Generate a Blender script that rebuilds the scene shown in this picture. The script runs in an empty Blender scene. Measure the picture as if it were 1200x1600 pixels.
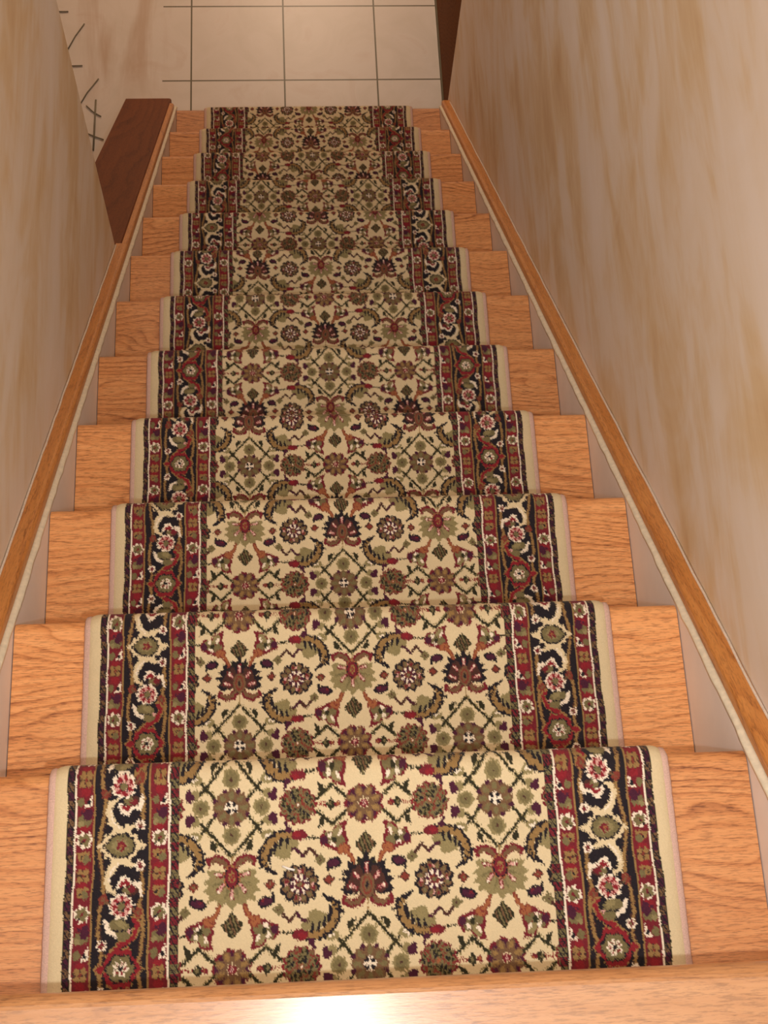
import bpy, bmesh, math, random
import numpy as np
from mathutils import Vector, Matrix

# ------------------------------------------------------------------ camera
sc = bpy.context.scene
col = sc.collection
F_PX = 2210.18
CAM = (-0.05770, -0.07794, 1.26293)
ROT = Matrix(((0.997931, 0.024941, -0.059266),
              (-0.04515, 0.928062, -0.369678),
              (0.045782, 0.371589, 0.927268)))
cd = bpy.data.cameras.new('camera')
cd.sensor_fit = 'VERTICAL'
cd.sensor_height = 36.0
cd.sensor_width = 27.0
cd.lens = 36.0 * F_PX / 1600.0
cd.clip_start = 0.02
cam = bpy.data.objects.new('camera', cd)
cam.matrix_world = Matrix.Translation(Vector(CAM)) @ ROT.to_4x4()
col.objects.link(cam)
sc.camera = cam

# ------------------------------------------------------------------ light
FLASH_W, LANDING_W, AMBIENT = 35.0, 7.0, 1.12
w = bpy.data.worlds.new('world'); sc.world = w
w.use_nodes = True
w.node_tree.nodes['Background'].inputs[0].default_value = (1.0, 0.98, 0.94, 1)
w.node_tree.nodes['Background'].inputs[1].default_value = AMBIENT

def lamp(name, kind, loc, power, color, size=0.02, rot=(0, 0, 0)):
    l = bpy.data.lights.new(name, kind)
    l.energy = power; l.color = color
    if kind == 'AREA':
        l.shape = 'DISK'; l.size = size
    else:
        l.shadow_soft_size = size
    o = bpy.data.objects.new(name, l); col.objects.link(o)
    o.location = loc; o.rotation_euler = rot
    return o
_c = ROT.to_3x3()
_fl = Vector(CAM) + _c @ Vector((0.05, -0.07, 0.0))
lamp('camera_flash', 'POINT', _fl, FLASH_W, (0.94, 0.99, 1.0), 0.012)
lamp('landing_ceiling_lamp', 'AREA', (-0.011, 0.055, 2.24), LANDING_W, (1.0, 0.90, 0.78), 0.15)
lamp('lower_hall_lamp', 'AREA', (0.03, 5.20, -0.36), 46.0, (1.0, 0.73, 0.50), 0.40)

sc.view_settings.view_transform = 'Standard'
sc.view_settings.look = 'None'
sc.view_settings.gamma = 1.0
sc.view_settings.use_curve_mapping = False
sc.view_settings.exposure = -0.06

# ------------------------------------------------------------------ dimensions
RISE, RUN, NS = 0.193657, 0.22485, 12
HW = 0.405                      # half clear width between the skirt boards
FLOOR_Z = -13 * RISE
SLOPE = RISE / RUN
TT = 0.028                      # tread thickness
TH = 0.009                      # runner thickness

# ------------------------------------------------------------------ helpers
def lin(c):
    return tuple((v / 255.0 / 12.92) if v / 255.0 <= 0.04045 else ((v / 255.0 + 0.055) / 1.055) ** 2.4 for v in c)

def tag(o, label=None, cat=None, group=None, kind=None):
    if label: o['label'] = label
    if cat: o['category'] = cat
    if group: o['group'] = group
    if kind: o['kind'] = kind
    return o

def empty(name, loc=(0, 0, 0)):
    o = bpy.data.objects.new(name, None); col.objects.link(o)
    o.location = loc; o.empty_display_size = 0.1
    return o

def mesh_obj(name, verts, faces, mat, parent=None, smooth=False, bevel=0.0, seg=2):
    me = bpy.data.meshes.new(name)
    me.from_pydata([tuple(v) for v in verts], [], faces)
    bm = bmesh.new(); bm.from_mesh(me)
    bmesh.ops.recalc_face_normals(bm, faces=bm.faces)
    bm.to_mesh(me); bm.free()
    if smooth:
        for p in me.polygons: p.use_smooth = True
    me.materials.append(mat)
    o = bpy.data.objects.new(name, me); col.objects.link(o)
    if parent is not None: o.parent = parent
    if bevel:
        b = o.modifiers.new('bevel', 'BEVEL'); b.width = bevel; b.segments = seg
        b.limit_method = 'ANGLE'; b.angle_limit = math.radians(40)
        for p in me.polygons: p.use_smooth = True
    return o

def prism(profile, x0, x1):
    """profile: list of (y, z); extruded along x."""
    n = len(profile)
    v = [(x0, y, z) for y, z in profile] + [(x1, y, z) for y, z in profile]
    f = [tuple(range(n)), tuple(range(2 * n - 1, n - 1, -1))]
    for i in range(n):
        j = (i + 1) % n
        f.append((i, j, n + j, n + i))
    return v, f

def box(x0, x1, y0, y1, z0, z1):
    return prism([(y0, z0), (y1, z0), (y1, z1), (y0, z1)], x0, x1)

def extr_y(profile, y0, z0, y1, z1, yo0=0.0, yo1=0.0):
    """profile: list of (x, h); swept from (y0, z0) to (y1, z1), h measured upwards."""
    n = len(profile)
    v = [(x, y0, z0 + h) for x, h in profile] + [(x, y1, z1 + h) for x, h in profile]
    f = [tuple(range(n)), tuple(range(2 * n - 1, n - 1, -1))]
    for i in range(n):
        j = (i + 1) % n
        f.append((i, j, n + j, n + i))
    return v, f

def tube(name, pts, r, mat, parent=None, seg=8):
    P = [Vector(p) for p in pts]; v = []; f = []
    for i, p in enumerate(P):
        d = (P[min(i + 1, len(P) - 1)] - P[max(i - 1, 0)]).normalized()
        a = d.cross(Vector((0, 0, 1)))
        if a.length < 1e-4: a = Vector((1, 0, 0))
        a.normalize(); b = a.cross(d)
        for j in range(seg):
            t_ = 2 * math.pi * j / seg
            v.append(p + a * (r * math.cos(t_)) + b * (r * math.sin(t_)))
    for i in range(len(P) - 1):
        for j in range(seg):
            x, y = i * seg + j, i * seg + (j + 1) % seg
            f.append((x, y, y + seg, x + seg))
    f += [tuple(range(seg)), tuple(range((len(P) - 1) * seg, len(P) * seg))]
    return mesh_obj(name, v, f, mat, parent, smooth=True)

# ------------------------------------------------------------------ materials
class NT:
    def __init__(s, name):
        s.m = bpy.data.materials.new(name); s.m.use_nodes = True
        s.t = s.m.node_tree; s.b = s.t.nodes['Principled BSDF']
    def n(s, kind, **kw):
        nd = s.t.nodes.new(kind)
        for k, v in kw.items():
            if k in nd.inputs: nd.inputs[k].default_value = v
            else: setattr(nd, k, v)
        return nd
    def l(s, a, b): s.t.links.new(a, b)
    def math(s, op, a, b=None, clamp=False):
        nd = s.n('ShaderNodeMath', operation=op, use_clamp=clamp)
        for i, x in enumerate((a, b)):
            if x is None: continue
            if isinstance(x, (int, float)): nd.inputs[i].default_value = x
            else: s.l(x, nd.inputs[i])
        return nd.outputs[0]
    def ramp(s, fac, stops, interp='LINEAR'):
        r = s.n('ShaderNodeValToRGB'); r.color_ramp.interpolation = interp
        e = r.color_ramp.elements
        while len(e) < len(stops): e.new(0.5)
        for el, (p, c) in zip(e, stops):
            el.position = p; el.color = (*c, 1) if len(c) == 3 else c
        s.l(fac, r.inputs[0]); return r.outputs[0]
    def mix(s, fac, a, b, mode='MIX'):
        nd = s.n('ShaderNodeMix', data_type='RGBA', blend_type=mode)
        for sock, x in ((nd.inputs[0], fac), (nd.inputs[6], a), (nd.inputs[7], b)):
            if isinstance(x, (int, float)): sock.default_value = x
            elif isinstance(x, tuple): sock.default_value = (*x, 1)
            else: s.l(x, sock)
        return nd.outputs[2]
    def coords(s, scale=(1, 1, 1), rot=(0, 0, 0), rand=0.0, src='Object'):
        tc = s.n('ShaderNodeTexCoord'); mp = s.n('ShaderNodeMapping')
        mp.inputs['Scale'].default_value = scale; mp.inputs['Rotation'].default_value = rot
        out = tc.outputs[src]
        if rand:
            oi = s.n('ShaderNodeObjectInfo')
            cx = s.n('ShaderNodeCombineXYZ')
            for i, k in enumerate((1.0, 0.37, 0.71)):
                s.l(s.math('MULTIPLY', oi.outputs['Random'], rand * k), cx.inputs[i])
            va = s.n('ShaderNodeVectorMath', operation='ADD')
            s.l(out, va.inputs[0]); s.l(cx.outputs[0], va.inputs[1]); out = va.outputs[0]
        s.l(out, mp.inputs[0]); return mp.outputs[0]
    def noise(s, vec, scale=5, detail=4, rough=0.5, dist=0.0):
        nd = s.n('ShaderNodeTexNoise'); nd.inputs['Scale'].default_value = scale
        nd.inputs['Detail'].default_value = detail; nd.inputs['Roughness'].default_value = rough
        nd.inputs['Distortion'].default_value = dist
        s.l(vec, nd.inputs['Vector']); return nd.outputs[0]
    def bump(s, h, strength=0.2, dist=0.002):
        b = s.n('ShaderNodeBump'); b.inputs['Strength'].default_value = strength
        b.inputs['Distance'].default_value = dist
        s.l(h, b.inputs['Height']); s.l(b.outputs[0], s.b.inputs['Normal'])

def mat_plain(name, c, rough=0.6, var=0.08, scale=30):
    t = NT(name); v = t.coords()
    n = t.noise(v, scale, 4)
    a = lin(c); lo = tuple(x * (1 - var) for x in a); hi = tuple(min(1, x * (1 + var)) for x in a)
    t.l(t.ramp(n, [(0.3, lo), (0.7, hi)]), t.b.inputs['Base Color'])
    t.b.inputs['Roughness'].default_value = rough
    t.bump(n, 0.15, 0.001)
    return t.m

def mat_oak(name, base, dark, light, rough=0.33, rand=7.0, scale=1.0, tone=0.14, coat=0.0):
    """open grain oak, grain along x of the object"""
    t = NT(name)
    # growth rings: wandering lines along x, sharp on one side
    tc = t.n('ShaderNodeTexCoord'); sp = t.n('ShaderNodeSeparateXYZ'); t.l(tc.outputs['Object'], sp.inputs[0])
    wander = t.noise(t.coords((2.6 * scale, 9.0 * scale, 9.0 * scale), rand=rand), 1.0, 2, 0.45, 0.35)
    wob = t.noise(t.coords((16.0, 40.0, 40.0), rand=rand), 1.0, 3, 0.55)
    ph = t.math('ADD', t.math('MULTIPLY', t.math('ADD', sp.outputs[1], sp.outputs[2]), 84.0 * scale), t.math('MULTIPLY', wander, 12.0))
    ph = t.math('ADD', ph, t.math('MULTIPLY', wob, 0.9))
    fr = t.math('FRACT', ph)
    ring = t.ramp(fr, [(0.0, (0.30, .30, .30)), (0.10, (0.0, 0, 0)), (0.55, (0.12, .12, .12)), (0.80, (0.55, .55, .55)), (0.93, (1, 1, 1)), (1.0, (0.35, .35, .35))])
    amp = t.ramp(t.noise(t.coords((1.5, 14.0, 14.0), rand=rand * 1.7), 1.0, 2, 0.5), [(0.30, (0.15, .15, .15)), (0.70, (1, 1, 1))])
    ring = t.math('MULTIPLY', ring, amp)
    # fine pores, short dashes along the grain
    vp = t.coords((70.0, 620.0, 620.0), rand=rand)
    pores = t.noise(vp, 1.0, 3, 0.65)
    vf = t.coords((4.0, 130.0, 130.0), rand=rand)
    fib = t.noise(vf, 1.0, 4, 0.6)
    f = t.math('ADD', t.math('MULTIPLY', ring, 0.46), t.math('MULTIPLY', fib, 0.68))
    c = t.ramp(f, [(0.22, lin(light)), (0.50, lin(base)), (0.95, lin(dark))])
    pm = t.math('MULTIPLY', t.ramp(pores, [(0.49, (0, 0, 0)), (0.62, (1, 1, 1))]),
                t.math('ADD', t.math('MULTIPLY', ring, 0.50), 0.38))
    c = t.mix(pm, c, tuple(x * 0.55 for x in lin(dark)))
    oi = t.n('ShaderNodeObjectInfo')
    tn = t.ramp(oi.outputs['Random'], [(0.0, (1 - tone, 1 - tone * 1.25, 1 - tone * 1.5)), (1.0, (1 + tone, 1 + tone, 1 + tone * .8))])
    c = t.mix(1.0, c, tn, 'MULTIPLY')
    t.l(c, t.b.inputs['Base Color'])
    t.b.inputs['Roughness'].default_value = rough
    t.b.inputs['Coat Weight'].default_value = coat
    t.b.inputs['Coat Roughness'].default_value = 0.17
    t.bump(t.math('ADD', pores, t.math('MULTIPLY', ring, 0.3)), 0.25, 0.0006)
    return t.m

OAK = mat_oak('oak_tread', (216, 145, 88), (144, 76, 40), (236, 170, 112), 0.40, tone=0.17, coat=0.12)
OAK_NOSE = mat_oak('oak_landing', (176, 118, 70), (128, 76, 44), (190, 134, 86), 0.34, scale=0.7, tone=0.0, coat=0.8)
OAK_TRIM = mat_oak('oak_trim', (198, 128, 62), (168, 100, 44), (210, 142, 74), 0.42, scale=0.5, tone=0.03)
OAK_CAP = mat_oak('oak_wide_cap', (110, 54, 22), (92, 42, 16), (120, 62, 26), 0.6, scale=0.4, tone=0.03)
OAK_CAP.node_tree.nodes['Principled BSDF'].inputs['Specular IOR Level'].default_value = 0.2

def mat_wall():
    t = NT('faux_painted_plaster')
    th = math.radians(-33)                   # rag strokes rise slowly towards the lower hall
    vs = t.coords((1, 2.0, 8.0), rot=(th, 0, 0))
    st = t.noise(vs, 1.25, 4, 0.55, 0.6)
    vb = t.coords((1.5, 2.0, 3.4), rot=(th, 0, 0))
    bl = t.noise(vb, 1.5, 4, 0.55, 0.8)
    vf = t.coords((8, 8, 60), rot=(th, 0, 0))
    fi = t.noise(vf, 1.0, 4, 0.6)
    f = t.math('ADD', t.math('MULTIPLY', st, 0.5), t.math('MULTIPLY', bl, 0.5))
    f = t.math('ADD', f, t.math('MULTIPLY', t.math('SUBTRACT', fi, 0.5), 0.08))
    c = t.ramp(f, [(0.36, lin((236, 222, 211))), (0.47, lin((232, 215, 198))), (0.56, lin((223, 196, 160))), (0.70, lin((204, 164, 116)))])
    # pale rubbed spots
    sp = t.noise(t.coords((7, 7, 4)), 1.6, 3, 0.5)
    c = t.mix(t.math('MULTIPLY', t.ramp(sp, [(0.64, (0, 0, 0)), (0.78, (1, 1, 1))]), 0.45), c, lin((236, 220, 206)))
    t.l(c, t.b.inputs['Base Color'])
    t.b.inputs['Roughness'].default_value = 0.52
    vg = t.coords((1, 1, 1)); g = t.noise(vg, 260, 3, 0.6); g2 = t.noise(t.coords((30, 30, 9)), 1.0, 3, 0.5)
    t.bump(t.math('ADD', t.math('MULTIPLY', g, 0.5), g2), 0.22, 0.0012)
    return t.m
WALL = mat_wall()
SKIRT = mat_plain('skirt_paint', (238, 228, 222), 0.5, 0.04, 14)
SKIRT_EDGE = mat_plain('white_edge_paint', (232, 220, 196), 0.6, 0.10, 120)
BINDING = mat_plain('runner_binding_yarn', (206, 170, 156), 0.95, 0.14, 700)
CAULK = mat_plain('caulk_line', (220, 205, 190), 0.7, 0.1, 200)
RISER = mat_oak('oak_riser', (170, 98, 46), (130, 70, 34), (186, 116, 60), 0.4)
DARKWOOD = mat_oak('dark_wood', (128, 82, 48), (104, 64, 36), (140, 92, 54), 0.85, scale=0.6)
DARKWOOD.node_tree.nodes['Principled BSDF'].inputs['Specular IOR Level'].default_value = 0.12
WIRE = mat_plain('grey_metal_wire', (120, 112, 92), 0.5, 0.1, 50)
RED = mat_plain('red_glaze', (190, 60, 40), 0.4, 0.1, 50)
LINT = mat_plain('white_lint', (240, 232, 222), 0.9, 0.03, 50)

def mat_tiles():
    t = NT('white_marbled_floor_tiles')
    S = 0.303762; X0, Y0 = -0.376489, 12 * RUN + 0.563696
    tc = t.n('ShaderNodeTexCoord'); sep = t.n('ShaderNodeSeparateXYZ'); t.l(tc.outputs['Object'], sep.inputs[0])
    def line(sock, o, hw):
        a = t.math('DIVIDE', t.math('SUBTRACT', sock, o - 50 * S), S)
        a = t.math('FRACT', a)
        a = t.math('ABSOLUTE', t.math('SUBTRACT', a, 0.5))     # 0.5 at a line
        return t.math('GREATER_THAN', a, 0.5 - hw / S)
    gx = line(sep.outputs[0], X0, 0.0026); gy = line(sep.outputs[1], Y0, 0.0024)
    # the marks stop left of the last full tile: only short stretches of joint show there
    right = t.math('GREATER_THAN', sep.outputs[0], -0.47)
    far = t.math('LESS_THAN', sep.outputs[0], -0.755)
    gx = t.math('MULTIPLY', gx, right); gy = t.math('MULTIPLY', gy, t.math('MAXIMUM', right, 0.0))
    g = t.math('MAXIMUM', gx, gy)
    n = t.noise(t.coords((2.2, 2.2, 2.2)), 2.4, 5, 0.6, 1.2)
    base = t.ramp(n, [(0.35, lin((216, 204, 192))), (0.55, lin((222, 210, 200))), (0.75, lin((212, 194, 180)))])
    # ochre clouds in the corner beside the low wall
    cl = t.noise(t.coords((9.0, 1.3, 1.0)), 1.5, 4, 0.55, 0.4)
    cm = t.math('MULTIPLY', t.ramp(cl, [(0.46, (0, 0, 0)), (0.66, (1, 1, 1))]),
                t.ramp(sep.outputs[0], [(0.0, (1, 1, 1)), (1.0, (1, 1, 1))]))
    band = t.math('MULTIPLY', t.math('MULTIPLY', t.math('SUBTRACT', -0.40, sep.outputs[0]), 9.0, True), t.math('MULTIPLY', t.math('SUBTRACT', sep.outputs[1], 2.86), 7.0, True))
    c = t.mix(t.math('MULTIPLY', t.math('MULTIPLY', cm, band), 0.6), base, lin((186, 152, 122)))
    c = t.mix(g, c, lin((96, 84, 58)))
    t.l(c, t.b.inputs['Base Color'])
    t.b.inputs['Roughness'].default_value = 0.36
    t.b.inputs['Specular IOR Level'].default_value = 0.30
    t.bump(t.math('SUBTRACT', 1.0, g), 0.4, 0.001)
    return t.m
TILES = mat_tiles()

# ------------------------------------------------------------------ the setting
def structure(name, vf, mat, label, **kw):
    o = mesh_obj(name, vf[0], vf[1], mat, **kw)
    return tag(o, label, None, kind='structure')

structure('floor', box(-2.4, 2.4, 0.9, 6.2, FLOOR_Z - 0.1, FLOOR_Z), TILES,
          'pale square tile floor with dark joints at the foot of the stairs')
# right wall, full height, stops at the foot of the stairs
WX = 0.436
YE = 2.742
Y0 = -0.05
structure('wall_right', prism([(Y0, 2.3), (Y0, -0.35), (YE, FLOOR_Z), (YE, 2.3)], WX, WX + 0.14), WALL,
          'beige and ochre faux painted wall right of the stairs')
YL = 1.585
structure('wall_left', prism([(Y0, 2.3), (Y0, -0.35), (YL, -YL * SLOPE - 0.30), (YL, 2.3)], -WX - 0.105, -WX), WALL,
          'beige and ochre faux painted wall left of the stairs')
YK = 2.742
structure('wall_lower_left', prism([(YL, -YL * SLOPE - 0.004), (YL, FLOOR_Z), (YK - 0.02, FLOOR_Z), (YK - 0.02, -(YK - 0.02) * SLOPE - 0.004)], -0.542, -0.4145), WALL,
          'low sloping half wall under the wide oak cap')
structure('door_1', box(0.443, 0.483, YE + 0.001, 3.75, FLOOR_Z, -0.45), DARKWOOD,
          'dark brown wooden door panel past the end of the right wall', bevel=0.002)
structure('ceiling_stair', box(-WX - 0.105, WX + 0.14, Y0, YE, 2.3, 2.4), WALL, 'ceiling over the stairs')
structure('wall_header', box(-WX - 0.105, WX + 0.14, YE + 0.002, YE + 0.12, -0.19, 2.4), WALL, 'wall above the opening at the foot of the stairs')
structure('floor_landing', box(-2.0, 2.0, -2.2, -0.142, -0.10, -0.001), OAK_NOSE, 'oak floor of the upper landing')
structure('ceiling', box(-2.4, 2.4, YE + 0.002, 6.2, -0.30, -0.20), mat_plain('ceiling_paint', (205, 190, 170), 0.8), 'pale ceiling of the lower hall')
structure('ceiling_passage', box(-2.4, -WX - 0.107, 0.9, YE, -0.30, -0.20), mat_plain('passage_ceiling_paint', (205, 190, 170), 0.8), 'pale ceiling of the passage beside the stairs')
structure('wall_passage', box(-2.4, -WX - 0.107, 0.8, 0.9, FLOOR_Z, -0.2), WALL, 'end wall of the passage beside the stairs')
structure('wall_hall_left', box(-2.5, -2.4, 0.8, 6.3, FLOOR_Z, -0.2), WALL, 'left wall of the lower hall')
structure('wall_hall_right', box(2.4, 2.5, YE, 6.3, FLOOR_Z, -0.2), WALL, 'right wall of the lower hall')
structure('wall_hall_near', box(0.60, 2.4, YE - 0.1, YE, FLOOR_Z, -0.2), WALL, 'near wall of the lower hall')
structure('floor_landing_right', box(WX + 0.002, 2.0, -0.1415, Y0 - 0.001, -0.10, -0.001), OAK_NOSE, 'oak floor of the landing right of the stairs')
structure('floor_landing_left', box(-2.0, -WX - 0.002, -0.1415, Y0 - 0.001, -0.10, -0.001), OAK_NOSE, 'oak floor of the landing left of the stairs')
structure('wall_landing_right', box(WX + 0.142, 2.0, Y0, 0.07, -0.1, 2.3), WALL, 'painted wall facing the landing on the right')
structure('wall_landing_left', box(-2.0, -WX - 0.107, Y0, 0.07, -0.1, 2.3), WALL, 'painted wall facing the landing on the left')
structure('wall_far', box(-2.4, 2.4, 6.2, 6.3, FLOOR_Z, -0.2), WALL, 'faux painted far wall of the lower hall')
structure('trim_1', box(0.4385, 0.4435, YE + 0.001, 3.75, FLOOR_Z, FLOOR_Z + 0.02), mat_plain('door_sill', (96, 86, 58), 0.6),
          'thin grey green strip along the tile edge')

# ------------------------------------------------------------------ staircase
stairs = empty('staircase', (0, 0, 0))
tag(stairs, 'steep flight of glossy oak stairs running down between two painted walls to the tiled floor', 'stairs')

def tread_profile(yb, yf, zt, th=TT, r=0.011):
    p = [(yb, zt), (yb, zt - th)]
    r = th / 2 - 0.0003
    for a in range(-90, 91, 15):
        cz = zt - th + r if a < 0 else zt - r
        p.append((yf - r + r * math.cos(math.radians(a)), cz + r * math.sin(math.radians(a))))
    return p
random.seed(5)
for k in range(1, NS + 1):
    yb, yf, zt = (k - 1) * RUN - 0.026, k * RUN, -k * RISE
    v, f = prism([(y - yf, z - zt) for y, z in tread_profile(yb, yf, zt)], -HW + 0.0012, HW - 0.0012)
    o = mesh_obj('stair_tread', v, f, OAK, stairs, smooth=False)
    o.location = (0, yf, zt)
for k in range(1, NS + 2):
    y = (k - 1) * RUN - 0.028
    z1 = -(k - 1) * RISE - TT - 0.0005; z0 = max(-k * RISE, FLOOR_Z)
    v, f = box(-HW + 0.0012, HW - 0.0012, -0.018, 0.0, 0.0, z1 - z0)
    o = mesh_obj('riser', v, f, RISER, stairs); o.location = (0, y, z0)
# top nosing board of the landing
v, f = prism([(y, z) for y, z in tread_profile(-0.14, 0.0, 0.0, TT, 0.012)], -WX + 0.001, WX - 0.001)
o = mesh_obj('landing_nosing', v, f, OAK_NOSE, stairs)
tag(o, 'bright glossy wide oak board at the top edge of the stairs')

# skirt boards (painted) with a rough pale top edge, oak caps above
def sloped(name, x0, x1, h0, h1, ya, yb, mat, parent, plumb=True, bevel=0.0):
    v, f = extr_y([(x0, h0), (x1, h0), (x1, h1), (x0, h1)], ya, -ya * SLOPE, yb, -yb * SLOPE)
    return mesh_obj(name, v, f, mat, parent, bevel=bevel)
def skirt(sg, yend):
    xa, xb = sorted((sg * HW, sg * (HW + 0.008)))
    y0 = -0.12
    top = [(y0, 0.03), (0.02, -0.02 * SLOPE - 0.001), (yend, -yend * SLOPE - 0.001)]
    bot = [(yend, max(FLOOR_Z, -yend * SLOPE - 0.29)), (0.30, -0.30 * SLOPE - 0.29), (y0, -0.29)]
    v, f = prism(top + bot, xa, xb)
    o = mesh_obj('skirt_board', v, f, SKIRT, stairs)
    # rough edge, a wavering bead
    rnd = random.Random(3 + sg)
    n = 160; vs = []; fs = []
    for i in range(n + 1):
        y = 0.0 + (yend - 0.0) * i / n
        wv = 0.0009 * rnd.uniform(-1, 1)
        z = -y * SLOPE
        inner = sg * (HW - 0.0015 + wv); outer = sg * (HW + 0.0085)
        vs += [(inner, y, z - 0.004), (inner, y, z + 0.0020), (sg * (HW + 0.003), y, z + 0.0050), (outer, y, z + 0.0055), (outer, y, z - 0.004)]
    for i in range(n):
        for j in range(5):
            a = i * 5 + j; b = i * 5 + (j + 1) % 5
            fs.append((a, b, b + 5, a + 5))
    fs += [tuple(range(5)), tuple(range(n * 5 + 4, n * 5 - 1, -1))]
    e = mesh_obj('painted_edge', vs, fs, SKIRT_EDGE, o, smooth=True)
    tag(e, 'rough cream painted edge')
skirt(1, 2.700); skirt(-1, 2.715)

# narrow oak cap on the right
def cap_profile(xi, xo, t=0.020):
    s = 1 if xo > xi else -1
    r = 0.007
    p = [(xi, 0.0)]
    for a in (180, 150, 120, 90):
        p.append((xi + s * (r + r * math.cos(math.radians(a))), t - r + r * math.sin(math.radians(a))))
    p += [(xo, t), (xo, 0.0)]
    return p
def cap(name, xi, xo, ya, yb, mat, label, cat):
    yc = ya; L = math.hypot(yb - ya, (yb - ya) * SLOPE)
    # built along +x of its own space so that the grain runs down the slope
    prof = cap_profile(xi, xo)
    v = []
    for (x, h) in prof: v.append((0.0, -x, h * math.cos(math.atan(SLOPE)) ))
    for (x, h) in prof: v.append((L, -x, h * math.cos(math.atan(SLOPE)) ))
    n = len(prof)
    f = [tuple(range(n)), tuple(range(2 * n - 1, n - 1, -1))] + [(i, (i + 1) % n, n + (i + 1) % n, n + i) for i in range(n)]
    o = mesh_obj(name, v, f, mat)
    o.matrix_world = Matrix.Translation((0, ya, -ya * SLOPE + 0.006)) @ Matrix.Rotation(math.pi / 2, 4, 'Z') @ Matrix.Rotation(math.atan(SLOPE), 4, 'Y')
    if label: tag(o, label, cat)
    return o
cap('oak_cap_rail', HW + 0.0055, WX - 0.0005, -0.03, 2.700, OAK_TRIM,
    'narrow oak strip running down the foot of the right wall', 'trim')
cl = cap('oak_cap_rail', -(HW + 0.0055), -(WX - 0.0005), -0.03, YL - 0.0, OAK_TRIM,
         'narrow oak strip running down the foot of the left wall', 'trim')

# wide cap on the low wall past the end of the left wall
wc = empty('half_wall_cap', (-0.48, YL, -YL * SLOPE))
tag(wc, 'wide reddish oak board capping the low wall at lower left', 'trim')
def local(o, parent):
    o.parent = parent; o.matrix_parent_inverse = Matrix.Translation(-Vector(parent.location))
o = cap('board', -(HW + 0.018), -0.562, YL + 0.001, 2.745, OAK_CAP, None, None); local(o, wc)
o = cap('rounded_edge', -(HW + 0.0055), -(HW + 0.0175), YL + 0.001, 2.690, OAK_TRIM, None, None); local(o, wc)
o['label'] = 'lighter oak rounded edge'
# caulk lines between caps and walls
for sg, yb in ((1, 2.69), (-1, YL)):
    x = sg * (WX - 0.0024)
    rnd = random.Random(sg)
    pts = [(x + rnd.uniform(-.0006, .0006), y, -y * SLOPE + 0.0262) for y in np.linspace(-0.02, yb, 70)]
    o = tube('caulk_bead', pts, 0.0016, CAULK, stairs)
    tag(o, 'thin pale caulk line')

# ------------------------------------------------------------------ runner pattern
PAL = dict(cream=(216, 196, 158), navy=(38, 33, 38), dkgreen=(50, 47, 33), maroon=(114, 38, 46), red=(134, 38, 46),
           purple=(74, 34, 52), brown=(114, 86, 62), olive=(116, 105, 72), lolive=(140, 127, 88), gold=(146, 115, 72),
           orange=(154, 94, 62), white=(232, 216, 194), pink=(206, 156, 146), rust=(124, 58, 48), dkbrown=(76, 48, 42))
NAMES = list(PAL); IDX = {n: i for i, n in enumerate(NAMES)}
LUT = np.array([lin(PAL[n]) for n in NAMES])
RES = 1.0   # mm per knot

class Canvas:
    def __init__(s, u0, u1, period, bg, seed=1, jit=(0.55, 1.05)):
        s.u0, s.per = u0, period
        s.nx = int(round((u1 - u0) / RES)); s.ny = int(round(period / RES))
        s.a = np.full((s.ny, s.nx), IDX[bg], np.int16)
        r = np.random.RandomState(seed)
        s.dy = period / s.ny
        X = u0 + (np.arange(s.nx) + .5) * RES; Y = (np.arange(s.ny) + .5) * s.dy
        s.X, s.Y = np.meshgrid(X, Y)
        s.X = s.X + r.uniform(-1, 1, s.X.shape) * jit[0]
        s.Y = s.Y + r.uniform(-1, 1, s.Y.shape) * jit[1]
        s.r = r
    def paint(s, cx, cy, R, fn, color, prob=1.0):
        """fn(dx, dy) -> mask; R bounding radius in mm"""
        if cx + R < s.u0 or cx - R > s.u0 + s.nx * RES: return
        x0 = max(0, int((cx - R - s.u0) / RES) - 2); x1 = min(s.nx, int((cx + R - s.u0) / RES) + 3)
        rows = np.arange(int((cy - R) / s.dy) - 2, int((cy + R) / s.dy) + 3)
        if len(rows) > s.ny: rows = np.arange(s.ny)
        rm = rows % s.ny
        X = s.X[rm][:, x0:x1] - cx
        Y = s.Y[rm][:, x0:x1] - cy
        Y = (Y + s.per / 2) % s.per - s.per / 2
        m = fn(X, Y)
        if prob < 1: m = m & (s.r.rand(*m.shape) < prob)
        sub = s.a[rm][:, x0:x1]
        sub[m] = IDX[color]
        tmp = s.a[rm]; tmp[:, x0:x1] = sub; s.a[rm] = tmp

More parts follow.
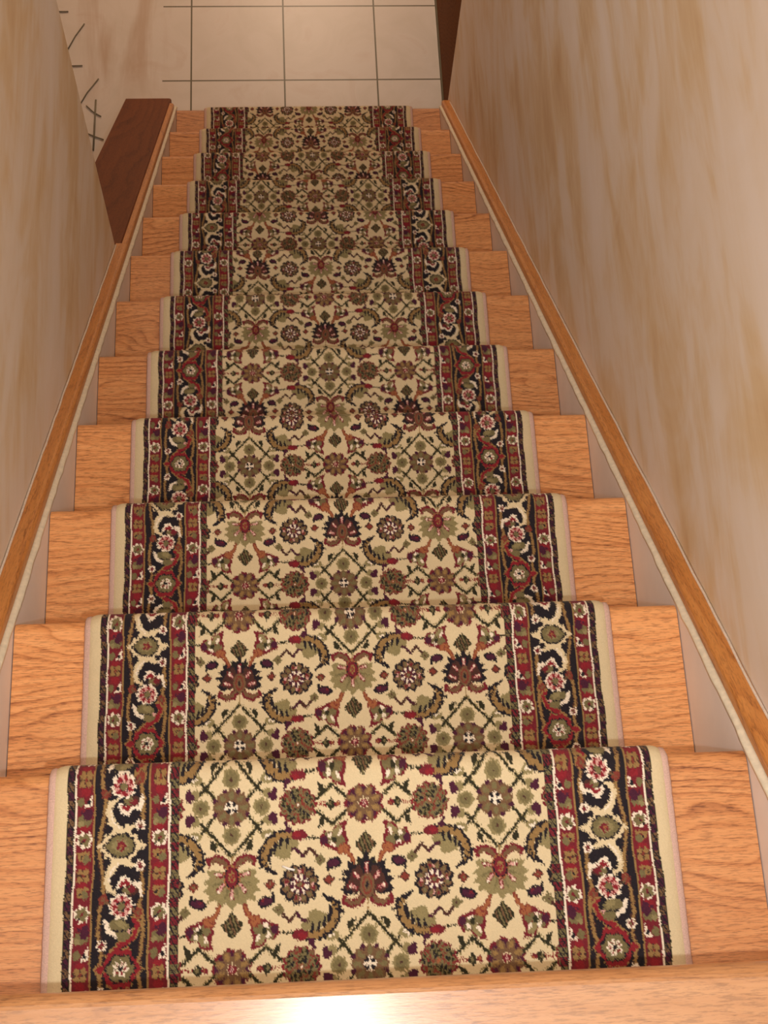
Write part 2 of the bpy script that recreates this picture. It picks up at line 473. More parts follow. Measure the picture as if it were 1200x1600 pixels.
class Pen:
    """draws relative to a centre with optional mirroring"""
    def __init__(s, cv, cx, cy, mx=1, my=1):
        s.c, s.cx, s.cy, s.mx, s.my = cv, cx, cy, mx, my
    def _f(s, fn, x, y, R, color, prob=1.0):
        s.c.paint(s.cx + s.mx * x, s.cy + s.my * y, R, lambda X, Y: fn(X * s.mx, Y * s.my), color, prob)
    def ell(s, x, y, rx, ry, color, rot=0.0, prob=1.0):
        c, t = math.cos(math.radians(rot)), math.sin(math.radians(rot))
        s._f(lambda X, Y: ((X * c + Y * t) / rx) ** 2 + ((-X * t + Y * c) / ry) ** 2 < 1, x, y, max(rx, ry), color, prob)
    def dia(s, x, y, rx, ry, color):
        s._f(lambda X, Y: np.abs(X) / rx + np.abs(Y) / ry < 1, x, y, max(rx, ry), color)
    def poly(s, pts, color):
        xs = [p[0] for p in pts]; ys = [p[1] for p in pts]
        cx, cy = (min(xs) + max(xs)) / 2, (min(ys) + max(ys)) / 2
        R = max(max(xs) - min(xs), max(ys) - min(ys)) / 2 + 1
        q = [(a - cx, b - cy) for a, b in pts]
        def fn(X, Y):
            m = np.zeros(X.shape, bool)
            for i in range(len(q)):
                x1, y1 = q[i]; x2, y2 = q[i - 1]
                if y1 == y2: continue
                m ^= ((y1 > Y) != (y2 > Y)) & (X < (x2 - x1) * (Y - y1) / (y2 - y1) + x1)
            return m
        s._f(fn, cx, cy, R, color)
    def line(s, pts, wd, color, prob=1.0):
        wds = wd if isinstance(wd, (list, tuple)) else [wd] * len(pts)
        for (a, b), (c, d), w0, w1 in zip(pts[:-1], pts[1:], wds[:-1], wds[1:]):
            cx, cy = (a + c) / 2, (b + d) / 2
            L2 = (c - a) ** 2 + (d - b) ** 2 + 1e-9
            def fn(X, Y, a=a - cx, b=b - cy, dx=c - a, dy=d - b, w0=w0, w1=w1):
                t = np.clip(((X - a) * dx + (Y - b) * dy) / L2, 0, 1)
                return np.hypot(X - a - t * dx, Y - b - t * dy) < (w0 + (w1 - w0) * t) / 2
            s._f(fn, cx, cy, math.sqrt(L2) / 2 + max(w0, w1), color, prob)
    def petals(s, x, y, r, n, color, k=0.22, ph=0.0, r0=0.0):
        def fn(X, Y):
            R = np.hypot(X, Y); A = np.arctan2(Y, X)
            return (R < r * (1 - k + k * np.abs(np.cos((A - ph) * n / 2)) * 1.15)) & (R >= r0)
        s._f(fn, x, y, r * 1.2, color)
    def ring(s, x, y, r0, r1, color, n=0, ph=0, thr=0.0, prob=1.0):
        def fn(X, Y):
            R = np.hypot(X, Y); m = (R < r1) & (R >= r0)
            if n: m &= np.cos((np.arctan2(Y, X) - ph) * n) > thr
            return m
        s._f(fn, x, y, r1, color, prob)

def diamond_cell(cv, cx, cy):
    for mx in (1, -1):
        for my in (1, -1):
            p = Pen(cv, cx, cy, mx, my)
            # lattice bars
            for wd, c in ((6.0, 'lolive'), (2.8, 'dkgreen')):
                pr = 0.42 if c == 'lolive' else 1
                p.line([(0, 49), (26, 20.5), (36, 10)], wd, c, pr)
                p.line([(30, 25), (26, 20.5), (16, 8)], wd, c, pr)
            p.ell(36.5, 14, 4.5, 5, 'lolive'); p.ell(41.5, 10.5, 5, 4.2, 'purple', -30); p.ell(43.5, 15, 3, 4, 'purple')
            p.ell(18, 39, 3.2, 4.2, 'dkgreen', 25); p.line([(13, 43), (17, 42)], 2.4, 'dkgreen'); p.line([(19.5, 34), (18, 39)], 3.2, 'dkgreen')
            # speckled leaf behind the acanthus
            p.ell(36, 28, 6.5, 4.5, 'lolive', -15); p.ell(39, 33, 5, 4, 'lolive'); p.ell(35, 29, 1.8, 1.4, 'white'); p.ell(38.5, 28, 1.5, 2, 'white')
            # acanthus
            p.line([(62, 38), (54, 41), (46, 45)], [10, 15, 12], 'lolive'); p.ell(52, 48, 7, 5.5, 'lolive', 20)
            p.line([(62, 29), (50, 29), (40, 34), (33, 43), (31, 55), (37, 64)], [8.5, 9.5, 10, 9.5, 9, 4.5], 'navy')
            p.line([(63, 29.5), (50, 30), (40.5, 35), (34, 43.5), (32, 54), (37, 62)], [6, 6.8, 7, 6.6, 6, 2.4], 'gold')
            for (a, b), (c, d) in (((56, 33.5), (55, 41)), ((50, 34), (48, 42)), ((44, 38), (43, 46)), ((39.5, 43), (39, 51)), ((37, 49), (38, 57))):
                p.line([(a, b), (c, d)], [4.0, 1.8], 'navy')
            p.line([(44, 31), (43, 26)], 2.4, 'navy'); p.line([(33, 43), (27, 45)], 2.2, 'navy'); p.line([(32, 53), (24, 50.5)], 3, 'navy')
            p.line([(37, 62), (44, 67.5)], [4.5, 3], 'navy'); p.line([(34, 57), (28, 61)], 2.5, 'navy')
            p.ell(57, 24, 4, 3.5, 'purple', 40); p.line([(54, 17), (57, 24)], 3, 'purple')
            p.ell(68, 30, 8, 5.2, 'maroon'); p.ell(66, 29, 4, 3, 'red')
            # stem and tulip
            p.line([(75, 32.5), (93, 33.5)], 2.2, 'dkgreen')
            p.poly([(88, 34), (93, 26), (100, 28), (104, 21), (117, 17), (114, 27), (117, 36), (114, 44), (106, 48), (97, 44), (89, 41)], 'maroon')
            p.ell(99, 34, 7, 6.5, 'olive'); p.ell(107, 27, 4, 6, 'lolive', 40); p.ell(109, 38, 5, 6, 'olive')
            p.ell(93, 36, 4, 4.5, 'purple'); p.ell(99, 31, 2.2, 2.8, 'white', 30); p.ell(109, 29, 1.7, 4, 'white', 25); p.ell(101, 40, 3.4, 1.6, 'white', 30)
            p.ell(103, 36, 2.6, 3.2, 'dkgreen')
            p.ell(112, 45, 6.8, 5.4, 'rust', -20); p.ell(112, 45, 5.4, 4.2, 'orange', -20)
            p.line([(114, 47), (119, 52), (122, 60)], [6, 5, 4], 'rust'); p.line([(114, 47), (119, 52), (122, 59)], [4, 3, 2], 'orange')
            # zigzag
            p.line([(60, 43), (64, 43), (71, 51), (78, 43), (86, 52)], 3.2, 'dkbrown'); p.line([(61, 43), (64, 43), (71, 51)], 2.2, 'purple')
            p.dia(88.5, 55, 6.2, 6.2, 'olive'); p.ell(88.5, 55, 1.2, 1.2, 'dkbrown')
            # hexagon frame between the rosettes
            p.line([(85, 6), (88.5, 8)], 3.2, 'dkgreen')
            for wd, c, pr in ((6.2, 'lolive', .42), (3.0, 'dkgreen', 1)):
                p.line([(87, 7), (102, 20), (117, 6)], wd, c, pr)
            p.line([(93, 11), (91, 18), (88, 22)], [3, 4.5, 2.5], 'dkgreen'); p.ell(91, 17, 2.8, 4.4, 'dkgreen')
            p.ell(0, 28, 8.4, 9.2, 'lolive'); p.ell(0, 28, 6.2, 7, 'olive'); p.ell(0, 28, 1.5, 1.5, 'dkbrown')
            p.petals(0, 28, 9.5, 8, 'lolive', .18, r0=7.6)
        p = Pen(cv, cx, cy, mx, 1)
        p.petals(30.5, 0, 9.0, 8, 'lolive', .14); p.ell(30.5, 0, 6, 6, 'olive'); p.ell(30.5, 0, 1.5, 1.5, 'dkbrown')
        # many-petalled rosette beside the diamond
        p.petals(67, 0, 19.5, 14, 'maroon', .13); p.petals(67, 0, 17.5, 14, 'olive', .18)
        rr = np.random.RandomState(11)
        for i in range(3):
            nn = (16, 11, 6)[i]; ra = (14.5, 9.8, 5.5)[i]
            for j in range(nn):
                a = 2 * math.pi * (j + .5 * i) / nn
                x, y = 67 + ra * math.cos(a), ra * math.sin(a)
                p.ell(x, y, 2.6, 1.5, ('dkgreen', 'rust', 'navy')[(j + i) % 3], math.degrees(a) + 50)
                p.ell(x + 1.8 * math.cos(a + 1.2), y + 1.8 * math.sin(a + 1.2), 1.3, 1.3, ('rust', 'brown', 'dkgreen')[(j + i) % 3])
        p.ell(67, 0, 3.2, 3.2, 'brown'); p.ell(67, 0, 1.5, 2.2, 'orange'); p.ell(67, 0, .8, .8, 'white')
        # second rosette, darker with a white and red heart
    for mx in (1, -1):
        p = Pen(cv, cx, cy, mx, 1)
        p.petals(67.2, 78.4, 20, 12, 'navy', .13, .2)
        for j in range(12):
            a = 2 * math.pi * j / 12 + .26
            x, y = 67.2 + 13.6 * math.cos(a), 78.4 + 13.6 * math.sin(a)
            p.ell(x, y, 4.2, 2.9, 'brown', math.degrees(a)); p.ell(x, y, 2.2, 1.6, 'maroon' if j % 3 == 0 else 'olive', math.degrees(a))
        p.ring(67.2, 78.4, 0, 9.5, 'purple'); p.ring(67.2, 78.4, 4.5, 9.4, 'white', 8, .3, .25); p.ring(67.2, 78.4, 2.0, 5.0, 'rust', 8, 0, -.2)
        p.ring(67.2, 78.4, 0, 2.4, 'olive')
        for j in range(4):
            a = math.pi / 2 * j
            p.ell(67.2 + 13 * math.cos(a), 78.4 + 13 * math.sin(a), 1.5, 1.8, 'pink')
        # ladder and small bud in the frame
        for yy in (-1.4, 1.4): p.line([(84, yy), (97, yy)], 1.0, 'red', .8)
        p.line([(84, 0), (97, 0)], 1.2, 'rust', .55)
        p.dia(101, 0, 5.5, 6.5, 'dkgreen'); p.dia(100, 0, 2, 3, 'olive'); p.ell(107.5, 0, 3.4, 3.2, 'maroon'); p.ell(108, 0, 1.4, 1.4, 'orange')
    # heart of the diamond
    p = Pen(cv, cx, cy)
    for j in range(8):
        a = math.pi / 4 * j + math.pi / 8
        p.ell(17 * math.cos(a), 17 * math.sin(a), 3.4, 2.8, 'purple', math.degrees(a))
    for j in range(8):
        a = math.pi / 4 * j
        p.ell(11.5 * math.cos(a), 11.5 * math.sin(a), 7.6, 5.6, 'brown', math.degrees(a))
        p.ell(12.5 * math.cos(a), 12.5 * math.sin(a), 4.4, 2.6, 'olive', math.degrees(a))
    p.ell(0, 0, 6.6, 6.6, 'white')
    for a, b in ((3, 3.3), (-3, 3.3), (3, -3.3), (-3, -3.3)): p.ell(a, b, 2.3, 2.3, 'navy')
    p.line([(-6, 0), (6, 0)], 1.3, 'white'); p.line([(0, -6), (0, 6)], 1.3, 'white')
    # rosette on the same column, half a period on
    q = Pen(cv, cx, cy + 156.75)
    for j in range(9):
        a = 2 * math.pi * (j + .5) / 9
        q.ell(15.5 * math.cos(a), 15.5 * math.sin(a), 5, 5.4, 'maroon', math.degrees(a))
        q.ell(13 * math.cos(a), 13 * math.sin(a), 4.6, 5.4, 'purple', math.degrees(a))
    for j in range(8):
        a = 2 * math.pi * j / 8 + .39
        q.ell(12 * math.cos(a), 12 * math.sin(a), 7.4, 4.1, 'brown', math.degrees(a))
        q.ell(12.5 * math.cos(a), 12.5 * math.sin(a), 4.2, 2.2, 'gold', math.degrees(a))
    q.ell(0, 0, 4.6, 4.4, 'maroon'); q.ell(0, 0, 2.0, 2.0, 'pink'); q.ell(0, 0, .9, .9, 'navy')
    # hatched lozenges either side of the rosette
    for yy in (115.5, 198.0):
        q = Pen(cv, cx, cy + yy)
        q.dia(0, 0, 11.5, 13.5, 'dkgreen')
        for j in range(-3, 4):
            q._f(lambda X, Y, j=j: (np.abs(X) / 10 + np.abs(Y) / 12 < 1) & (np.abs(X - Y * .35 - j * 3.4) < .85), 0, 0, 13, 'olive' if j % 2 else 'brown')
    # light green palmette
    for mx in (1, -1):
        q = Pen(cv, cx, cy + 71, mx)
        q.poly([(4, -6), (18, -10), (25, -8), (22, -3), (28, 3), (23, 6), (29, 12), (22, 14), (24, 22), (15, 20), (13, 27), (6, 23), (0, 30), (-1, 0)], 'lolive')
        for a, b in ((16, -5), (20, 6), (15, 14), (7, 19)): q.line([(a * .5, b * .5), (a, b)], [3, 1.2], 'olive')
        q.line([(3, -12), (8, -18), (15, -21), (22, -19), (22, -14)], [7, 9, 8, 7, 4], 'maroon'); q.line([(5, -13), (9, -17.5), (15, -20), (20, -17)], [3.5, 5, 4.5, 3], 'brown')
        for a, b, c, d in ((9, -4, 16, -5), (8, 5, 13, 11), (0, 10, 0, 18)):
            q.line([(a, b), (c, d)], [3.5, 4.5], 'maroon'); q.line([(a, b), (c, d)], [1.5, 3], 'pink'); q.ell(c, d, 1.2, 1.2, 'white')
        q.dia(38, 6.5, 6.5, 6, 'dkbrown'); q.dia(38, 6.5, 4.5, 4, 'rust'); q.ell(38, 6.5, 1.2, 1.2, 'olive')
        q.ell(33.5, 23, 9, 5.4, 'navy', -12); q.ell(34, 23, 6.6, 3.4, 'purple', -12); q.line([(41, 19), (40.5, 16)], 3, 'navy'); q.ell(31, 22, 2, 1.2, 'maroon')
    q = Pen(cv, cx, cy + 71)
    q.ell(0, -2, 8.2, 11.8, 'orange'); q.ell(0, -2, 7.2, 10.8, 'navy'); q.ell(0, -2, 6.2, 9.8, 'maroon'); q.ell(0, -2, 3.2, 5, 'gold'); q.ell(0, -2, 2, 3.4, 'red'); q.ell(0, -2, .8, 1.4, 'olive')
    q.line([(0, -12), (0, -22)], 1.2, 'gold')
    # dark palmette
    for mx in (1, -1):
        q = Pen(cv, cx, cy - 75, mx)
        q.poly([(0, -34), (4, -25), (8, -30), (10, -21), (20, -25), (18, -17), (26, -13), (20, -9), (29, -7), (22, -2), (27, 4), (20, 9), (10, 8), (-1, 0)], 'navy')
        q.poly([(2, -8), (7, -20), (14, -16), (18, -6), (22, 2), (14, 7), (4, 6)], 'dkbrown')
        q.poly([(2, -27), (6, -22), (10, -27), (9, -20)], 'dkgreen')
        q.line([(4, 9), (8, 15), (15, 18), (23, 15), (23, 10)], [7, 9, 8, 7, 4], 'maroon'); q.line([(6, 11), (9, 15), (15, 17), (21, 14)], [3.5, 5, 4.5, 3], 'brown')
        for a, b, c, d in ((8, -7, 12, -12), (11, 2, 17, 0), (0, -13, 0, -21)):
            q.line([(a, b), (c, d)], [4, 5], 'maroon'); q.line([(a, b), (c, d)], [1.5, 3], 'pink'); q.ell(c, d, 1.2, 1.2, 'white')
        q.dia(38, -7, 6.5, 6, 'dkbrown'); q.dia(38, -7, 4.5, 4, 'rust')
        q.ell(32.5, -23, 8, 5.4, 'navy', 12); q.ell(33, -23, 6, 3.6, 'purple', 12); q.line([(39, -20), (39, -16)], 2.5, 'navy')
    q = Pen(cv, cx, cy - 75)
    q.ell(0, 0, 8.5, 13, 'dkbrown'); q.ell(0, 0, 7.4, 12, 'brown'); q.ell(0, 0, 5, 9, 'rust'); q.ell(0, 0, 3.4, 6.5, 'brown'); q.ell(0, 0, 1.5, 3, 'navy')
    q.line([(0, 12), (0, 26)], 1.2, 'gold')

PF, PB, PG = 313.5, 235.4, 188.0
FU = 188.0
field = Canvas(-FU, FU, PF, 'cream', 3)
cells = [(u, v) for v, us in ((0.0, (-134.5, 134.5)), (156.75, (-269.0, 0.0, 269.0))) for u in us]
for u_, v_ in cells: diamond_cell(field, u_, v_)

# navy border band; a = distance in mm from the runner's edge, centre at 74
bord = Canvas(45, 103, PB, 'navy', 5, (0.7, 1.1))
def small_flower(p, x, y):
    p.petals(x, y, 5.4, 6, 'white', .3); p.ell(x, y, 2.8, 2.8, 'maroon'); p.ell(x, y, 1, 1, 'olive')
for my in (1, -1):
    c0 = Pen(bord, 0, 0, 1, my)
    # vines
    c0.line([(52, 0), (53, 10), (57, 30), (58, 48), (54, 62), (53, 84), (57, 104), (55, 118)], 4.4, 'dkbrown')
    c0.line([(52, 0), (53, 10), (57, 30), (58, 48), (54, 62), (53, 84), (57, 104), (55, 118)], 3.2, 'gold')
    c0.line([(95, 22), (96, 45), (93, 58), (96, 66), (97, 84), (95, 104), (93, 112)], 4.6, 'dkbrown')
    c0.line([(95, 22), (96, 45), (93, 58), (96, 66), (97, 84), (95, 104), (93, 112)], 3.2, 'gold')
    c0.ell(57.5, 52, 4.6, 5.2, 'rust'); c0.ell(57.5, 52, 1.6, 1.8, 'brown'); c0.ell(92, 66, 4.6, 5.2, 'rust'); c0.ell(92, 66, 1.6, 1.8, 'brown')
    c0.line([(60, 54), (68, 59)], 2, 'brown'); c0.line([(84, 61), (90, 64)], 2, 'brown')
    # cream palmette arms
    c0.line([(71, 16), (64, 24), (61, 34), (63, 43), (68, 45)], [7.5, 7, 6, 5.5, 4.5], 'cream'); c0.line([(80, 17), (88, 20)], [7, 3], 'cream')
    c0.line([(72, 17), (65, 25), (62.5, 34)], 1.8, 'white')
    # red and white bird-like leaf
    c0.line([(72, 40), (78, 34), (84, 41), (92, 38), (95, 50)], [4, 9, 10, 6, 2], 'white')
    c0.line([(74, 39), (79, 36), (84, 40)], [2, 5, 4], 'red'); c0.ell(84, 44, 8.5, 5, 'dkbrown'); c0.ell(81, 44, 5, 4, 'olive'); c0.ell(86, 43, 4, 3, 'maroon')
    small_flower(c0, 93, 20)
    # white ring flower
    c0.petals(75.5, 59, 12.6, 10, 'white', .2); c0.ring(75.5, 59, 3, 9.6, 'pink'); c0.ring(75.5, 59, 4, 9.8, 'red', 7, 0.4, -.25)
    c0.ell(75.5, 59, 4.4, 5, 'navy'); c0.ell(75.5, 59, 3.6, 4.2, 'olive')
    # red palmette arms and olive bird
    c0.line([(74, 96), (88, 88), (93, 76), (88, 70)], [7, 7, 6.5, 5], 'gold'); c0.line([(74, 97), (88, 88.5), (92, 76), (88, 72)], [5, 4.5, 4, 3], 'red')
    c0.line([(60, 72), (64, 82), (72, 86)], [3, 6, 5], 'white'); c0.ell(74, 78, 10, 6.5, 'olive', 15); c0.ell(76, 76, 6, 3.6, 'lolive', 15); c0.ell(78, 87, 6.5, 5, 'olive'); c0.line([(68, 82), (82, 83)], 1.5, 'navy'); c0.ell(84, 83, 2, 2, 'pink')
    small_flower(c0, 57, 96)
c0 = Pen(bord, 0, 0)
c0.poly([(49, 0), (57, -6), (58, -11), (63, -11), (65, -17), (70, -15), (74, -20), (78, -15), (83, -17), (84, -11), (90, -11), (90, -6), (100, -1),
         (100, 1), (90, 6), (90, 11), (84, 11), (83, 17), (78, 15), (74, 20), (70, 15), (65, 17), (63, 11), (58, 11), (57, 6)], 'cream')
c0.poly([(56, 0), (64, -10), (70, -12.5), (79, -12.5), (86, -8), (89, 0), (86, 8), (79, 12.5), (70, 12.5), (64, 10)], 'navy')
c0.poly([(58, 0), (65.5, -8.5), (71, -10.5), (78, -10.5), (84.5, -6.5), (87, 0), (84.5, 6.5), (78, 10.5), (71, 10.5), (65.5, 8.5)], 'olive')
c0.poly([(64, 0), (70, -6.5), (77, -6.5), (82, 0), (77, 6.5), (70, 6.5)], 'lolive')
c0.petals(74, 0, 5, 5, 'maroon', .4); c0.ell(74, 0, 1.6, 1.6, 'orange')
R0 = PB / 2
c0 = Pen(bord, 0, R0)
for c, g in (('gold', 0), ('red', 2)):
    c0.poly([(49 + g, 0), (55, -6 + g), (60, -3), (62, -14 + g), (70, -22 + g), (76, -17), (84, -21 + g), (88, -11), (94, -5 + g), (99 - g, 0),
             (94, 5 - g), (88, 11), (84, 21 - g), (76, 17), (70, 22 - g), (62, 14 - g), (60, 3), (55, 6 - g)], c)
c0.petals(76, 0, 14.5, 6, 'navy', .16); c0.petals(76, 0, 13, 6, 'olive', .18); c0.ring(76, 0, 2.0, 7.6, 'white', 8, .2, -.5); c0.ring(76, 0, 3.5, 6, 'red', 5, 0, .2); c0.ell(76, 0, 2.2, 2.2, 'navy')

# red guard band, b = 0..18 across
gd = Canvas(0, 18, PG, 'maroon', 7, (0.5, 0.8))
gd.a[gd.r.rand(*gd.a.shape) < .5] = IDX['maroon']
def xflower(p, y):
    p.ell(9, y, 7, 6.2, 'dkbrown')
    for a, b in ((-3.2, -3.4), (3.2, -3.4), (-3.2, 3.4), (3.2, 3.4)): p.ell(9 + a, y + b, 2.9, 2.9, 'gold')
    p.ell(9, y, 1.6, 1.6, 'rust')
def wbit(p, y):
    p.ell(5, y + 1, 3.6, 4.6, 'olive'); p.poly([(8, y + 7), (16, y - 7), (16.5, y + 5)], 'white'); p.ell(13, y + 1.5, 1.8, 3, 'navy')
def leafbit(p, y):
    p.ell(9, y + 3, 7, 5.5, 'olive', 20); p.ell(12, y - 3, 4.5, 6.5, 'purple', 20); p.line([(6, y - 6), (13, y + 2)], 2.4, 'purple'); p.ell(5, y + 6, 3, 3, 'lolive')
def wflower(p, y):
    p.petals(9, y, 8.4, 7, 'white', .24); p.petals(9, y, 6.2, 5, 'olive', .25); p.ell(9, y, 1.8, 2, 'maroon'); p.line([(5, y + 5), (9, y + 1)], 1.4, 'navy')
def obit(p, y):
    p.line([(3, y - 6), (14, y - 6)], 2.2, 'gold'); p.ell(11, y, 4.2, 4.2, 'olive'); p.ell(6, y - 2, 3, 4, 'gold'); p.ell(7, y - 2, 1.4, 1.6, 'navy')
gp = Pen(gd, 0, 0)
xflower(gp, 0); gp.ell(9, 11, 5, 4.5, 'red'); wbit(gp, 20); leafbit(gp, 37); gp.ell(9, 48, 6, 3, 'red'); wflower(gp, 59); obit(gp, 78); gp.ell(9, 86, 5, 3, 'red')
xflower(gp, 94); gp.ell(9, 104, 5, 4, 'red'); obit(gp, 113); wflower(gp, 131); gp.ell(9, 143, 6, 4, 'red'); leafbit(gp, 151); wbit(gp, 169); gp.ell(9, 179, 5, 3, 'red')

S1 = 432.0       # runner length per step, mm
def pattern(U, S):
    """U, S arrays in mm -> linear rgb. S grows down the stairs, S1 = first nosing."""
    out = np.zeros(U.shape, np.int16)
    W = -(S - S1)
    rs = np.random.RandomState(2)
    a = 318.5 - np.abs(U)
    wob = 0.9 * np.sin(W / 9.7) + 0.7 * np.sin(W / 23.0 + 1) + rs.uniform(-.55, .55, U.shape)
    j1 = rs.uniform(-.45, .45, U.shape); j2 = rs.uniform(-.6, .6, U.shape)
    def look(cv, x, w):
        x = x + j1; w = w + j2
        ix = np.clip(((x - cv.u0) / RES).astype(int), 0, cv.nx - 1)
        iy = ((w % cv.per) / cv.dy).astype(int) % cv.ny
        return cv.a[iy, ix]
    fm = a > 131
    out[:] = IDX['cream']
    out = np.where(fm, look(field, U, W - 49.0), out)
    aw = a + wob * .6
    def rope(lo, hi, cA, cB):
        m = (aw >= lo) & (aw < hi) & ~fm
        st = ((W + (aw - lo) * 1.6 * np.sign(U)) % 9.0)
        r = np.where(st < 2.4, IDX['navy'], np.where(((W // 9.0).astype(int) % 2 == 0), IDX[cA], IDX[cB]))
        r = np.where(rs.rand(*U.shape) < .22, IDX['navy'], r)
        r = np.where((aw - lo < 1.0) | (hi - aw < 1.1), IDX['dkgreen'], r)
        return m, r
    m, r = rope(19.5, 27.2, 'brown', 'purple'); out = np.where(m, r, out)
    gm = (aw >= 27.2) & (aw < 46.2)
    out = np.where(gm, look(gd, np.where(gm, (a - 28.2), 0), W - 17.0), out)
    out = np.where((aw >= 27.0) & (aw < 29.0), IDX['white'], out)
    out = np.where((aw >= 45.6) & (aw < 47.4), IDX['gold'], out)
    nm = (aw >= 47.4) & (aw < 101.2)
    out = np.where(nm, look(bord, a, W - 82.7), out)
    out = np.where((aw >= 101.2) & (aw < 103.2), IDX['gold'], out)
    gm = (aw >= 103.2) & (aw < 121)
    out = np.where(gm, look(gd, a - 103.2, W - 17.0), out)
    out = np.where((aw >= 120.6) & (aw < 122.8), IDX['white'], out)
    m, r = rope(122.8, 133, 'olive', 'maroon'); out = np.where(m & ~(a > 131), r, out)
    yarn = 1 + rs.uniform(-.13, .13, U.shape) * np.where(out == IDX['cream'], 0.3, 1.0)
    return LUT[out] * yarn[..., None]

# ------------------------------------------------------------------ runner geometry
HU = 0.3145      # pile half width (binding beyond)
def arc(cy, cz, r, a0, a1, n):
    return [(cy + r * math.cos(math.radians(a0 + (a1 - a0) * i / n)), cz + r * math.sin(math.radians(a0 + (a1 - a0) * i / n))) for i in range(n + 1)]
def step_paths(k):
    """wood-surface polylines (y, z): tread k from its foot over the nosing, and the riser below it"""
    yf, zt = k * RUN, -k * RISE
    foot = ((k - 1) * RUN - 0.028 + TH, zt)
    r = 0.0135
    top = [foot, (yf - r, zt)]
    nose = arc(yf - r, zt - r, r, 90, 0, 6)
    down = [(yf, zt - r), (yf, zt - TT)]
    zb = -(k + 1) * RISE
    under = [(yf - 0.004, zt - TT - 0.004), (yf - 0.026, zt - TT - 0.012), (yf - 0.028, zt - TT - 0.03), (yf - 0.028, zb + TH)]
    return top, nose, down, under
def resample(pts, step):
    P = np.array(pts); d = np.r_[0, np.cumsum(np.hypot(*np.diff(P, axis=0).T))]
    n = max(2, int(round(d[-1] / step)) + 1); t = np.linspace(0, d[-1], n)
    return np.c_[np.interp(t, d, P[:, 0]), np.interp(t, d, P[:, 1])], t
def normals(P):
    T = np.gradient(P, axis=0); T /= np.linalg.norm(T, axis=1)[:, None]
    return np.c_[-T[:, 1], T[:, 0]]
V, Fq, Cc = [], [], []
base = 0
rs = np.random.RandomState(9)
def add_patch(P, N, s_mm, cell):
    global base
    n = int(round(2 * HU / cell)) + 1
    u = np.linspace(-HU, HU, n)
    e = np.clip((HU - np.abs(u)) / 0.012, 0, 1); th = TH * (0.35 + 0.65 * np.sqrt(1 - (1 - e) ** 2))
    m = len(P)
    th2 = th[None, :] + rs.uniform(-1, 1, (m, n)) * 0.00018
    X = np.broadcast_to(u[None, :], (m, n))
    Y = P[:, 0][:, None] + N[:, 0][:, None] * th2; Z = P[:, 1][:, None] + N[:, 1][:, None] * th2
    V.append(np.stack([X, Y, Z], -1).reshape(-1, 3))
    q = cell * 1000 / 4
    S = s_mm[:, None]; acc = 0
    offs = ((0, 0),) if cell <= 0.00101 else ((-q, -q), (q, -q), (-q, q), (q, q))
    for a, b in offs: acc = acc + pattern(X * 1000 + a, np.broadcast_to(S, (m, n)) + b)
    Cc.append((acc / len(offs)).reshape(-1, 3))
    i = np.arange(m - 1)[:, None] * n + np.arange(n - 1)[None, :]
    Fq.append((np.stack([i, i + 1, i + n + 1, i + n], -1) + base).reshape(-1, 4))
    base += m * n
path_all = []
for k in range(0, NS + 1):
    top, nose, down, under = step_paths(k)
    c = 0.001 if k <= 4 else 0.0012 if k <= 6 else 0.0015 if k <= 8 else 0.002
    if k > 0:
        A = top + nose[1:] + down[1:]
        P, t = resample(A, c)
        # distance to the nosing tip line (v = 0): v = k*RUN + .005 - y on the flat
        tn = np.hypot(top[1][0] - top[0][0], 0) + 0.0185
        s = k * S1 + (t - tn) * 1000
        # the runner's own turn has a larger radius than the wood
        add_patch(P, normals(P), s, c)
        path_all.append(P); s_end = s[-1]
    else:
        s_end = 40.0
    if k == 0: under = [(-0.028, -TT - 0.002), (-0.028, -RISE + TH)]
    if k == NS: under[-1] = (under[-1][0], FLOOR_Z + 0.0005)
    else: pass
    U_ = ([down[-1]] if k > 0 else []) + under
    P, t = resample(U_, 0.0025)
    s_next = (k + 1) * S1 - (RUN + 0.028 - TH - 0.0135 + 0.0185) * 1000
    s = s_end + (s_next - s_end) * t / t[-1]
    add_patch(P, normals(P), s, 0.0025)
    path_all.append(P)
V = np.concatenate(V); Fq = np.concatenate(Fq)[:, ::-1]; Cc = np.concatenate(Cc)
me = bpy.data.meshes.new('stair_runner')
me.vertices.add(len(V)); me.vertices.foreach_set('co', V.astype(np.float32).ravel())
me.loops.add(Fq.size); me.loops.foreach_set('vertex_index', Fq.astype(np.int32).ravel())
me.polygons.add(len(Fq)); me.polygons.foreach_set('loop_start', np.arange(0, Fq.size, 4, dtype=np.int32))
me.polygons.foreach_set('use_smooth', np.ones(len(Fq), bool))
me.update(calc_edges=True)
at = me.color_attributes.new('yarn', 'FLOAT_COLOR', 'POINT')
at.data.foreach_set('color', np.c_[Cc, np.ones(len(Cc))].astype(np.float32).ravel())
t = NT('woven_runner_pile')
an = t.n('ShaderNodeAttribute', attribute_name='yarn')
nz = t.noise(t.coords(), 900, 2, 0.6); nw = t.noise(t.coords(), 22, 4, 0.6)
f = t.math('ADD', t.math('MULTIPLY', nz, 0.22), t.math('MULTIPLY', nw, 0.14)); f = t.math('ADD', f, 0.82)
cx = t.n('ShaderNodeCombineColor')
for i in range(3): t.l(f, cx.inputs[i])
t.l(t.mix(1.0, an.outputs['Color'], cx.outputs[0], 'MULTIPLY'), t.b.inputs['Base Color'])
t.b.inputs['Roughness'].default_value = 0.95
t.b.inputs['Specular IOR Level'].default_value = 0.15
t.b.inputs['Sheen Weight'].default_value = 0.06; t.b.inputs['Sheen Roughness'].default_value = 0.5
t.bump(nz, 0.5, 0.0008)
me.materials.append(t.m)
runner = empty('stair_runner', (0, 0, 0))
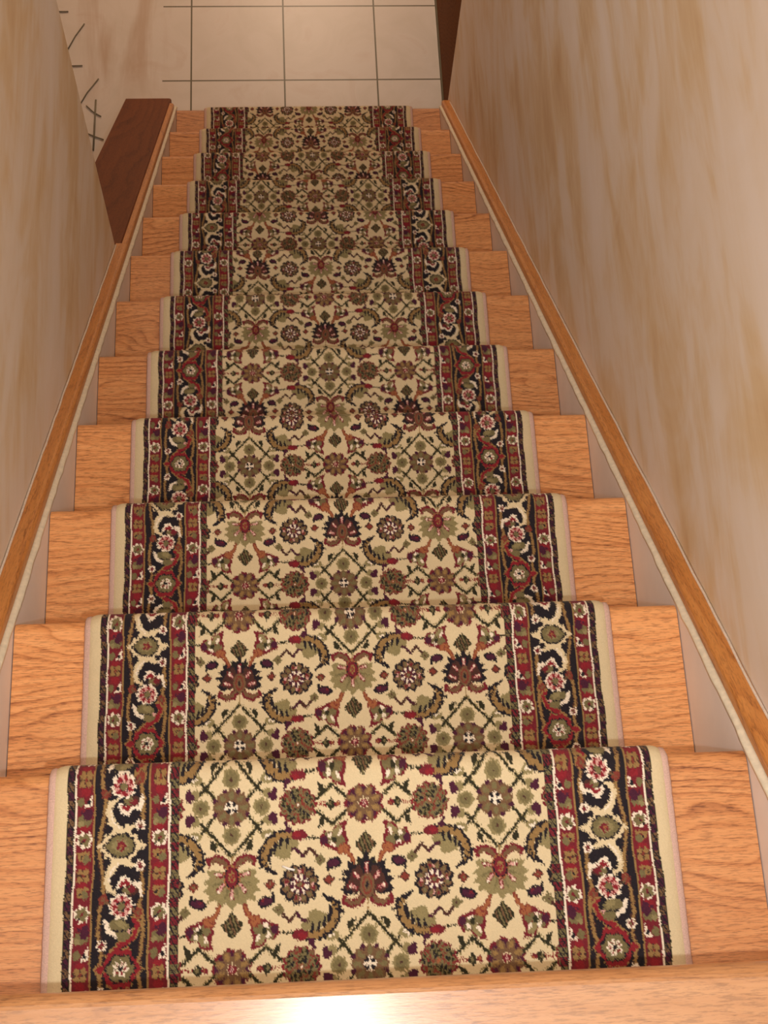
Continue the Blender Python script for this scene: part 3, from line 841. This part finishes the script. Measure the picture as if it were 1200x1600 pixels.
tag(runner, 'patterned wool runner with cream floral field and navy and red borders laid down the stairs', 'carpet runner')
pile = bpy.data.objects.new('woven_pile', me); col.objects.link(pile); pile.parent = runner

# yarn binding along both edges
full = np.concatenate(path_all)
d = np.r_[True, np.hypot(*np.diff(full, axis=0).T) > 1e-5]; full = full[d]
full, _ = resample(full, 0.003)
N = normals(full)
for sg in (-1, 1):
    vs = []; fs = []; m = 8; rr = np.random.RandomState(20 + sg)
    for i, (p, nn) in enumerate(zip(full, N)):
        jw = 0.0052 + rr.uniform(-1, 1) * 0.00035; jh = 0.0034 + rr.uniform(-1, 1) * 0.0003
        for j in range(m):
            a = 2 * math.pi * j / m
            xx = sg * (HU + 0.0002) + jw * math.cos(a); hh = 0.0036 + jh * math.sin(a)
            vs.append((xx, p[0] + nn[0] * hh, p[1] + nn[1] * hh))
    L = len(full)
    for i in range(L - 1):
        for j in range(m):
            a = i * m + j; b = i * m + (j + 1) % m
            fs.append((a, b, b + m, a + m))
    fs += [tuple(range(m)), tuple(range((L - 1) * m, L * m))]
    o = mesh_obj('edge_binding', vs, fs, BINDING, runner, smooth=True)
    tag(o, 'mauve beige yarn binding')

# ------------------------------------------------------------------ small things
def on_tread(px_u, v, k):   # helper for things lying on the runner
    return (px_u, k * RUN + 0.005 - v, -k * RISE + TH)
x, y, z = on_tread(-0.078, 0.112, 1)
lo = tube('lint_fleck', [(x - .006, y + .003, z + .0012), (x, y, z + .0022), (x + .006, y - .0015, z + .0014)], 0.0012, LINT)
tag(lo, 'small white lint fleck lying on a dark rosette of the nearest carpeted step', 'lint')

zf = FLOOR_Z + 0.003
wires = [([(-.7281, 3.1901), (-.7557, 3.1402), (-.7824, 3.0753)], 'bent grey wire lying on the tiles, farthest of the bent ones'),
         ([(-.6756, 2.9665), (-.7108, 2.9109), (-.7298, 2.8683)], 'bent grey wire on the tiles, the nearer one beside the crossed rods'),
         ([(-.6813, 2.8829), (-.6825, 2.788), (-.6835, 2.6873)], 'longest grey rod on the tiles, crossed by two shorter ones beside the half wall'),
         ([(-.7112, 2.8606), (-.688, 2.8354), (-.6631, 2.8177)], 'short grey rod crossing the far end of the long rod on the tiles'),
         ([(-.7016, 2.7512), (-.6811, 2.7411), (-.6525, 2.7285)], 'short pale rod crossing the near end of the long rod on the tiles'),
         ([(-.822, 3.2409), (-.7823, 3.2407)], 'short straight grey rod on the tiles, farthest mark beside the left wall edge'),
         ([(-.7638, 3.0184), (-.7287, 3.0194)], 'short straight grey rod on the tiles between the two bent wires')]
for p, lab in wires:
    r_ = 0.0030 if 'longest' in lab else 0.0020
    tag(tube('thin_rod', [(a, b, zf) for a, b in p], r_, WIRE), lab, 'rod', 'thin grey rods on the tiled floor')

bpy.context.view_layer.update()
